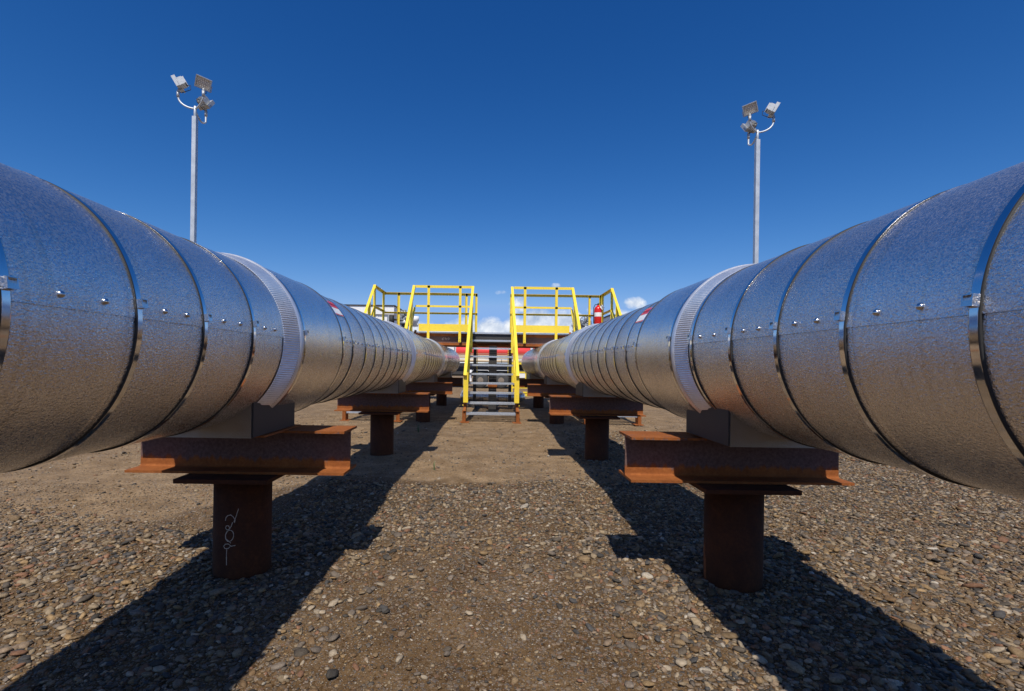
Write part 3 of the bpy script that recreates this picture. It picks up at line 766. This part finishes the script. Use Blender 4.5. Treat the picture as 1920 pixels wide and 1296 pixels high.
# ------------------------------------------------------------------ floodlight masts
def mast(x, y, ztop, mir, label):
    root = empty('floodlight_mast', (x, y, 0), label, 'floodlight mast', 'floodlight masts beyond the pipelines')
    mb = MB(); s = .052; mb.prism([(x-s,y-s),(x+s,y-s),(x+s,y+s),(x-s,y+s)], 2, 3.2, ztop-.22); mb.tube([(x,y,ztop-.24),(x,y,ztop+.04)], .034, 12); mb.build('pole', M['pole'], root, bevel=.004)
    s = .078; mb = MB(); mb.prism([(x-s,y-s),(x+s,y-s),(x+s,y+s),(x-s,y+s)], 2, -.3, 3.55); mb.box(x-s-.02,x+s+.02,y-.02,y+.02,3.40,3.44); mb.build('pole_base', M['pole'], root, bevel=.004)
    # arms: (end dx, dy, dz)
    ends = [(-.40*mir, -.05, .40, 'side'), (.32*mir, -.20, .34, 'front'), (.03*mir, .40, .16, 'back')]
    for ex, ey, ez, kd in ends:
        pts = []
        for i in range(11):
            a = PI/2*i/10; pts.append((x+ex*math.sin(a), y+ey*math.sin(a), ztop-.02+(ez-.12)*(1-math.cos(a))-.0))
        if kd == 'back': pts = [(x+ex*t, y+ey*t, ztop-.05-.18*math.sin(PI*min(t,1)*.8)) for t in [i/8 for i in range(9)]]
        pts.append((x+ex, y+ey, ztop+ez-.08))
        mb = MB(); mb.tube(pts, .022, 12); arm = mb.build('arm', M['pole'], root)
        mb = MB(); mb.tube([(x+ex,y+ey,ztop+ez-.16),(x+ex,y+ey,ztop+ez-.02)], .034, 12); mb.tube([(x+ex,y+ey,ztop+ez-.02),(x+ex,y+ey,ztop+ez+.03)], .026, 10); mb.build('slip_fitter', M['housing'], arm)
        # lamp: local box then rotated
        lamp_c = Vector((x+ex, y+ey, ztop+ez+.17)); W, H, D = .34, .26, .06
        if kd == 'side': f = Vector((-1.0*mir, -.30, -.60))
        elif kd == 'front': f = Vector((.30*mir, -1.0, -.55)); 
        else: f = Vector((.35*mir, 1.0, -.75)); lamp_c.z -= .03
        f.normalize(); rt = f.cross(Vector((0,0,1))).normalized(); upv = rt.cross(f).normalized()
        tl = R_(16*mir) if kd == 'front' else 0
        rt, upv = rt*math.cos(tl)+upv*math.sin(tl), upv*math.cos(tl)-rt*math.sin(tl)
        c = lamp_c
        def obox(m_, cc, w, h, d):
            m_.bar(cc-f*d/2, cc+f*d/2, w, h, up=upv)
        mb = MB(); obox(mb, c, W, H, D)
        for q in (-1, 1):
            obox(mb, c+f*.045+upv*q*(H/2-.012), W, .024, .03); obox(mb, c+f*.045+rt*q*(W/2-.012), .024, H-.05, .03)
        obox(mb, c-f*.09, W*.62, H*.7, .11)
        for q in range(7): obox(mb, c-f*.165+rt*((q-3)*.033), .006, H*.6, .05)
        lamp = mb.build('floodlight', M['housing'], root)
        mb = MB(); obox(mb, c+f*.038, W-.05, H-.05, .006); lens = mb.build('lens', M['lens'], lamp)
        mb = MB()
        for i in range(7):
            for j in range(5):
                p = c+f*.0435+rt*((i-3)*.039)+upv*((j-2)*.039); mb.tube([p-f*.002, p+f*.002], .010, 8)
        mb.build('led_array', M['led'], lamp)
        mb = MB(); e = Vector((x+ex, y+ey, ztop+ez+.0))
        for q in (-1, 1): mb.bar(c+rt*q*(W/2+.012)-f*.03, c+rt*q*(W/2+.012)-f*.03-upv*(H/2+.03)*.9, .008, .035, up=f)
        mb.bar(c+rt*(W/2+.012)-f*.03-upv*(H/2+.03)*.9, c-rt*(W/2+.012)-f*.03-upv*(H/2+.03)*.9, .035, .008, up=upv)
        mb.bar(e, c-f*.03-upv*(H/2+.02)*.9, .04, .04); mb.build('bracket', M['housing'], lamp)
        mb = MB(); a0 = c-f*.14-upv*.08; b0 = e-Vector((0,0,.03)); sd_ = -f*.16+Vector((0,0,-.08))
        mb.tube([a0, a0+sd_*.8, (a0+b0)/2+sd_*1.4, b0+sd_*.7, b0], .008, 6); mb.build('cable', M['black'], lamp)
    return root
mast(-7.48, 12.0, 7.52, 1, 'left galvanised mast with three floodlights, rising above the left pipeline')
mast(7.10, 12.94, 7.60, -1, 'right galvanised mast with three floodlights, rising above the right pipeline')

# ------------------------------------------------------------------ low cross pipe beyond the stairs
t = empty('low_pipe', (.05, 14.6, 0), 'low horizontal aluminium-clad pipe with rounded elbows seen through the stair treads', 'pipe')
mb = MB(); pts = []; zc = .24; yb = 14.6; rr = .145
for i in range(9): a = PI/2*(1-i/8); pts.append((-.62-.16*math.sin(a), yb+.16-.16*math.cos(a)*1.0, zc))
pts = [(-.84, yb+1.6, zc)]+pts+[(.72, yb, zc)]
for i in range(9): a = PI/2*i/8; pts.append((.78+.16*math.sin(a), yb+.16-.16*math.cos(a), zc))
pts.append((.94, yb+1.6, zc)); mb.tube(pts, rr, 32); mb.build('cladding', M['clad_far'], t)
for xx in (-.45,-.22,.25,.5,.68):
    mb = MB(); mb.tube([(xx-.012,yb,zc),(xx+.012,yb,zc)], rr+.004, 32); mb.build('strap', M['steel'], t)
mb = MB()
for xx in (-.45,.45): mb.box(xx-.05,xx+.05,yb-.12,yb+.12,0,.095)
mb.build('sleeper', M['pile'], t)

# ------------------------------------------------------------------ tank trailer far behind the stairs
TY = 25.0
t = empty('tank_trailer', (0, TY, 0), 'red and white tandem-axle tank trailer parked beyond the platform', 'trailer')
mb = MB(); mb.tube([(-1.85,TY+.6,1.95),(-1.8,TY+.6,1.95),(2.05,TY+.6,1.95),(2.1,TY+.6,1.95)], [.2,.24,.24,.2], 32); mb.build('red_tank', M['redtank'], t)
mb = MB(); mb.tube([(2.25,TY+.6,1.95),(3.4,TY+.6,1.95)], .24, 32); mb.build('red_tank', M['redtank'], t)
mb = MB(); mb.box(-2.7,-1.92,TY+.2,TY+1.0,1.6,2.2); mb.build('white_cabinet', M['white'], t, bevel=.02)
mb = MB(); mb.box(-2.7,3.4,TY+.1,TY+1.1,1.55,1.74); mb.box(-1.9,2.2,TY+.34,TY+.36,1.80,1.815); mb.build('bolster', M['tan'], t)
mb = MB(); mb.tube([(-2.2,TY-.1,1.42),(2.4,TY-.1,1.42)], .075, 20); mb.build('tan_pipe', M['tan'], t)
mb = MB(); 
for xx in (.55,-.9,1.3): mb.tube([(xx,TY-.1,1.42),(xx+.03,TY-.1,1.42)], .09, 20)
mb.build('coupling', M['darkmetal'], t)
mb = MB(); mb.box(-2.6,3.3,TY+.2,TY+1.2,.62,1.30); mb.box(-2.9,3.6,TY-.0,TY+.1,.70,.86); mb.box(-2.9,3.6,TY+1.5,TY+1.6,.70,.86)
for xx in (-2.2,-.05,2.2): mb.box(xx-.06,xx+.06,TY+.0,TY+.2,.7,1.6)
mb.build('chassis', M['darkmetal'], t)
def wheel(xx, yy, zz, r):
    mb = MB(); mb.tube([(xx,yy-.12,zz),(xx,yy-.10,zz),(xx,yy-.07,zz),(xx,yy+.07,zz),(xx,yy+.12,zz)], [r*.62,r*.88,r,r,r*.8], 32); w = mb.build('wheel', M['rubber'], t)
    mb = MB(); mb.tube([(xx,yy-.135,zz),(xx,yy-.10,zz)], [r*.36,r*.40], 24); mb.tube([(xx,yy-.17,zz),(xx,yy-.13,zz)], r*.2, 12)
    for i in range(6): a = i*PI/3; mb.tube([(xx+r*.34*math.cos(a),yy-.145,zz+r*.34*math.sin(a)),(xx+r*.34*math.cos(a),yy-.13,zz+r*.34*math.sin(a))], .02, 6)
    mb.build('rim', M['rim'], w)
for xx in (-.52,.55): wheel(xx, TY-.15, .42, .41); wheel(xx, TY+1.5, .42, .41)
mb = MB()
for xx in (-.52,.55):
    pts = [(xx-.52,TY-.15,.78),(xx-.38,TY-.15,.94),(xx+.38,TY-.15,.94),(xx+.52,TY-.15,.78)]
    for a, b in zip(pts[:-1], pts[1:]): mb.bar(a, b, .28, .02)
mb.build('fender', M['white'], t)
mb = MB(); mb.box(-1.08,-.98,TY-.1,TY,.35,.95); mb.build('mud_flap', M['white'], t)

# yellow equipment skid to the right of the stairs
t = empty('equipment_skid', (1.35, 19.5, 0), 'yellow steel equipment skid with a white control panel, right of the middle stair', 'equipment')
SY = 19.5
mb = MB()
for xx in (.85,1.75): mb.box(xx-.05,xx+.05,SY-.05,SY+.05,0,1.25); mb.box(xx-.05,xx+.05,SY+.9,SY+1.0,0,1.25)
mb.box(.8,1.8,SY-.06,SY+1.0,1.25,1.33); mb.box(.9,1.62,SY-.05,SY+.9,.28,.34); mb.box(1.36,1.55,SY-.6,SY-.3,0,.12); mb.box(1.30,1.60,SY-.62,SY-.28,.12,.16); mb.build('frame', M['yellow'], t)
mb = MB(); mb.box(1.02,1.40,SY-.12,SY-.06,.70,.90); mb.build('control_panel', M['white'], t, bevel=.01)
mb = MB(); mb.box(1.40,1.44,SY-.13,SY-.05,.66,.94); mb.box(1.0,1.44,SY-.13,SY-.05,.90,.96); mb.build('panel_guard', M['yellow'], t)
mb = MB(); mb.box(.95,1.65,SY+.05,SY+.85,.345,1.0); mb.tube([(1.3,SY+.4,1.0),(1.3,SY+.4,1.24)], .2, 20); mb.build('engine', M['darkmetal'], t, bevel=.02)

# valves above the pipes, and white shelters behind
def valve(x, y, zb, label, mir):
    t = empty('valve_assembly', (x, y, 0), label, 'valve', 'valves behind the platform')
    mb = MB(); mb.tube([(x,y,0),(x,y,zb-.15)], .11, 20); mb.tube([(x-.5*mir,y,0),(x-.5*mir,y,zb+.10)], .055, 12); mb.build('riser', M['grey'], t)
    mb = MB()
    mb.tube([(x,y,zb-.20),(x,y,zb-.12),(x,y,zb-.1),(x,y,zb-.02),(x,y,zb+.05)], [.20,.20,.13,.17,.1], 20)
    mb.tube([(x-.17,y,zb-.04),(x-.12,y,zb-.04),(x,y,zb-.04),(x+.12,y,zb-.04),(x+.17,y,zb-.04)], [.16,.17,.13,.17,.16], 20)
    mb.tube([(x,y-.05,zb+.05),(x,y-.05,zb+.25)], .05, 12); mb.tube([(x,y-.05,zb+.15),(x-.16*mir,y-.05,zb+.22)], .04, 10)
    for i in range(7): a = 2*PI*i/7; mb.tube([(x+.12*math.cos(a),y+.12*math.sin(a),zb-.0),(x+.12*math.cos(a),y+.12*math.sin(a),zb+.12)], .015, 6)
    mb.build('valve_body', M['grey'], t)
    mb = MB(); pts = [(x-.05+.15*math.cos(2*PI*i/16),y-.18,zb+.08+.15*math.sin(2*PI*i/16)) for i in range(17)]; mb.tube(pts, .014, 6, False)
    for i in range(4): a = PI*i/4; mb.tube([(x-.05+.15*math.cos(a),y-.18,zb+.08+.15*math.sin(a)),(x-.05-.15*math.cos(a),y-.18,zb+.08-.15*math.sin(a))], .008, 6)
    mb.build('handwheel', M['grey'], t)
    mb = MB(); mb.tube([(x-.42*mir,y,zb-.22),(x-.42*mir,y,zb+.08)], .085, 16); mb.tube([(x-.34*mir,y,zb-.05),(x-.14*mir,y,zb-.05)], .03, 8); mb.build('gauge_post', M['black'], t)
    mb = MB(); mb.tube([(x+.32*mir,y,zb-.26),(x+.32*mir,y,zb-.10),(x+.32*mir,y,zb-.08),(x+.32*mir,y,zb+.06)], [.09,.09,.12,.12], 16); mb.tube([(x+.1*mir,y,zb-.2),(x+.42*mir,y,zb-.2)], .05, 10); mb.build('actuator', M['white'], t)
valve(-2.70, 15.0, 2.63, 'grey valve with handwheel behind the platform left of the middle stair', 1)
valve(2.98, 15.2, 2.55, 'grey valve with handwheel behind the platform beside the fire extinguisher', -1)
def shelter(x0, x1, y, h, label):
    t = empty('equipment_shelter', ((x0+x1)/2, y, 0), label, 'shelter', 'white equipment shelters in the background')
    mb = MB(); mb.box(x0,x1,y,y+3,.1,h-.42)
    n_ = int((x1-x0)/.3)
    for i in range(n_): mb.box(x0+.05+i*.3, x0+.09+i*.3, y-.02, y, .12, h-.44)
    mb.build('wall', M['white'], t); mb = MB(); mb.box(x0-.05,x1+.05,y-.08,y+3.05,h-.42,h-.05); mb.build('fascia', M['white'], t)
    mb = MB(); mb.box(x0-.1,x1+.1,y-.12,y+3.1,h-.05,h); mb.build('roof', M['darkmetal'], t)
    mb = MB(); mb.box(x0+.4,x0+1.3,y-.04,y-.021,.1,2.1); mb.build('door', M['grey'], t)
shelter(-9.5, -4.5, 22, 3.88, 'white equipment shelter in the background behind the left pipeline and rails')
shelter(5.5, 10.5, 22, 3.60, 'white equipment shelter in the background behind the right pipeline')

# ------------------------------------------------------------------ weeds
def weed(x, y, h, label, nb=9, seed=1):
    r = random.Random(seed); z0 = float(gh(np.array(x), np.array(y))); mb = MB()
    for i in range(nb):
        a = r.uniform(0, 2*PI); l = h*r.uniform(.5, 1.1); lean = r.uniform(.15, .8); w = h*.07
        pts = [Vector((x,y,z0))+Vector((math.cos(a),math.sin(a),0))*(lean*l*t*t)+Vector((0,0,l*t*(1-.3*lean*t))) for t in (0,.35,.7,1)]
        s = Vector((-math.sin(a),math.cos(a),0))
        for k in range(3):
            w0 = w*(1-k/3.2); w1 = w*(1-(k+1)/3.2); n_ = None
            mb.add([pts[k]-s*w0, pts[k]+s*w0, pts[k+1]+s*w1, pts[k+1]-s*w1], [(0,1,2,3)], True)
    o = mb.build('weed', M['weed'], None, loc=(x,y,z0)); tag(o, label, 'weed', 'small weeds in the gravel')
M['weed'] = mat_plain('weed green', (.09,.12,.04), .7)
weed(-.62, 5.4, .14, 'thin weed at the shade edge of the left pipeline', 3, 3)
weed(2.45, 6.6, .14, 'green weed tuft on the gravel beyond the right support beam', 12, 4)
weed(2.62, 3.72, .05, 'tiny green weed in the gravel close under the right pipeline', 9, 5)
weed(1.22, 4.9, .04, 'tiny weed at the sunny edge of the right pipeline shadow', 7, 6)
weed(-1.25, 8.4, .16, 'low weed beside the second left support pile', 9, 8)

# ------------------------------------------------------------------ light
to_sun = Vector((-.075, -.70, 1.0)).normalized()
elev = math.asin(to_sun.z)
sun = bpy.data.lights.new('sun', 'SUN'); sun.energy = 5.0; sun.angle = R_(.5); sun.color = (1.0, .93, .82)
so = bpy.data.objects.new('sun', sun); C.objects.link(so); so.rotation_euler = to_sun.to_track_quat('Z', 'Y').to_euler()
w = bpy.data.worlds.new('World'); S.world = w; w.use_nodes = True; nt = w.node_tree
bg = nt.nodes['Background']; bg.inputs[1].default_value = .075
sky = N(nt, 'ShaderNodeTexSky', sky_type='NISHITA'); sky.sun_disc = False; sky.sun_elevation = elev
sky.sun_rotation = math.atan2(to_sun.x, to_sun.y); sky.air_density = 1.0; sky.dust_density = .35; sky.ozone_density = 2.2
# deep polarised blue: steeper response in red than in blue
sc_ = N(nt, 'ShaderNodeSeparateColor'); L(nt, sky.outputs[0], sc_.inputs[0]); cmb = N(nt, 'ShaderNodeCombineColor')
for i, (k_, g_, mx) in enumerate(((.180, 2.15, 3.9), (.590, 1.343, 5.6), (1.28, 1.08, 7.5))):
    L(nt, mathn(nt, 'MULTIPLY', mathn(nt, 'POWER', mathn(nt, 'MINIMUM', sc_.outputs[i], mx), g_), k_), cmb.inputs[i])
skyc = cmb.outputs[0]
# cumulus near the horizon, placed by direction
tc = N(nt, 'ShaderNodeTexCoord').outputs['Generated']; sp = N(nt, 'ShaderNodeSeparateXYZ'); L(nt, tc, sp.inputs[0])
yy = mathn(nt, 'MAXIMUM', sp.outputs[1], .02)
u = mathn(nt, 'DIVIDE', sp.outputs[0], yy); v = mathn(nt, 'DIVIDE', sp.outputs[2], yy)
cb = N(nt, 'ShaderNodeCombineXYZ'); L(nt, u, cb.inputs[0]); L(nt, v, cb.inputs[1])
n1 = noise(nt, cb.outputs[0], 26, 8, .62, .3); n2 = noise(nt, cb.outputs[0], 12, 6, .6, .2)
def blob(cx, cy, rx, ry, gain=1.0):
    a = mathn(nt, 'MULTIPLY', mathn(nt, 'SUBTRACT', u, cx), 1/rx); b = mathn(nt, 'MULTIPLY', mathn(nt, 'SUBTRACT', v, cy), 1/ry)
    d = mathn(nt, 'ADD', mathn(nt, 'MULTIPLY', a, a), mathn(nt, 'MULTIPLY', b, b))
    return mathn(nt, 'MULTIPLY', mathn(nt, 'SUBTRACT', 1.0, d, clamp=True), gain)
blobs = [blob(.155,.02,.07,.11,2.2), blob(.10,.03,.06,.10,2.2), blob(.05,.02,.06,.09,2.2), blob(.0,.02,.06,.088,2.2), blob(-.06,.02,.07,.085,2.0), blob(-.14,.01,.09,.088,1.6), blob(.25,.0,.12,.09,1.3),
         blob(.297,.133,.030,.018,.85), blob(.275,.115,.05,.013,.5), blob(.06,.128,.03,.022,.62), blob(.135,.169,.018,.006,.35), blob(.022,.152,.022,.009,.45), blob(.21,.118,.028,.014,.5), blob(.045,.112,.02,.014,.55)]
acc = blobs[0]
for q in blobs[1:]: acc = mathn(nt, 'MAXIMUM', acc, q)
cm = mathn(nt, 'ADD', acc, mathn(nt, 'MULTIPLY', mathn(nt, 'SUBTRACT', n1.outputs[0], .5), 1.5))
cm = mathn(nt, 'MULTIPLY', cm, mathn(nt, 'MULTIPLY', acc, 6, clamp=True))
cr = ramp(nt, cm, [(.25, (0,0,0)), (.80, (1,1,1))]); cs = N(nt, 'ShaderNodeSeparateColor'); L(nt, cr.outputs[0], cs.inputs[0])
cc = ramp(nt, mathn(nt, 'ADD', mathn(nt, 'MULTIPLY', n2.outputs[0], .7), mathn(nt, 'MULTIPLY', n1.outputs[0], .5)), [(.42, (4.4,5.8,8.0)), (.58, (9.5,10.4,11.8)), (.68, (13.5,13.8,14.0))]).outputs[0]
fin = mix(nt, mathn(nt, 'MULTIPLY', cs.outputs[0], .92), skyc, cc)
L(nt, fin, bg.inputs[0])

# ------------------------------------------------------------------ camera
cam = bpy.data.cameras.new('Camera'); co = bpy.data.objects.new('Camera', cam); C.objects.link(co); S.camera = co
cam.sensor_width = 36; cam.lens = 900/1920*36; cam.clip_start = .05; cam.clip_end = 4000
cam.shift_x = (960-920)/1920; cam.shift_y = (685-648)/1920
co.matrix_world = Matrix.Translation((0,0,1.2)) @ Matrix.Rotation(R_(90), 4, 'X') @ Matrix.Rotation(R_(.85), 4, 'Z')
S.view_settings.view_transform = 'Standard'; S.view_settings.look = 'None'; S.view_settings.exposure = 0; S.view_settings.gamma = 1
S.render.engine = 'CYCLES'; S.cycles.diffuse_bounces = 2; S.cycles.max_bounces = 8; S.cycles.glossy_bounces = 5
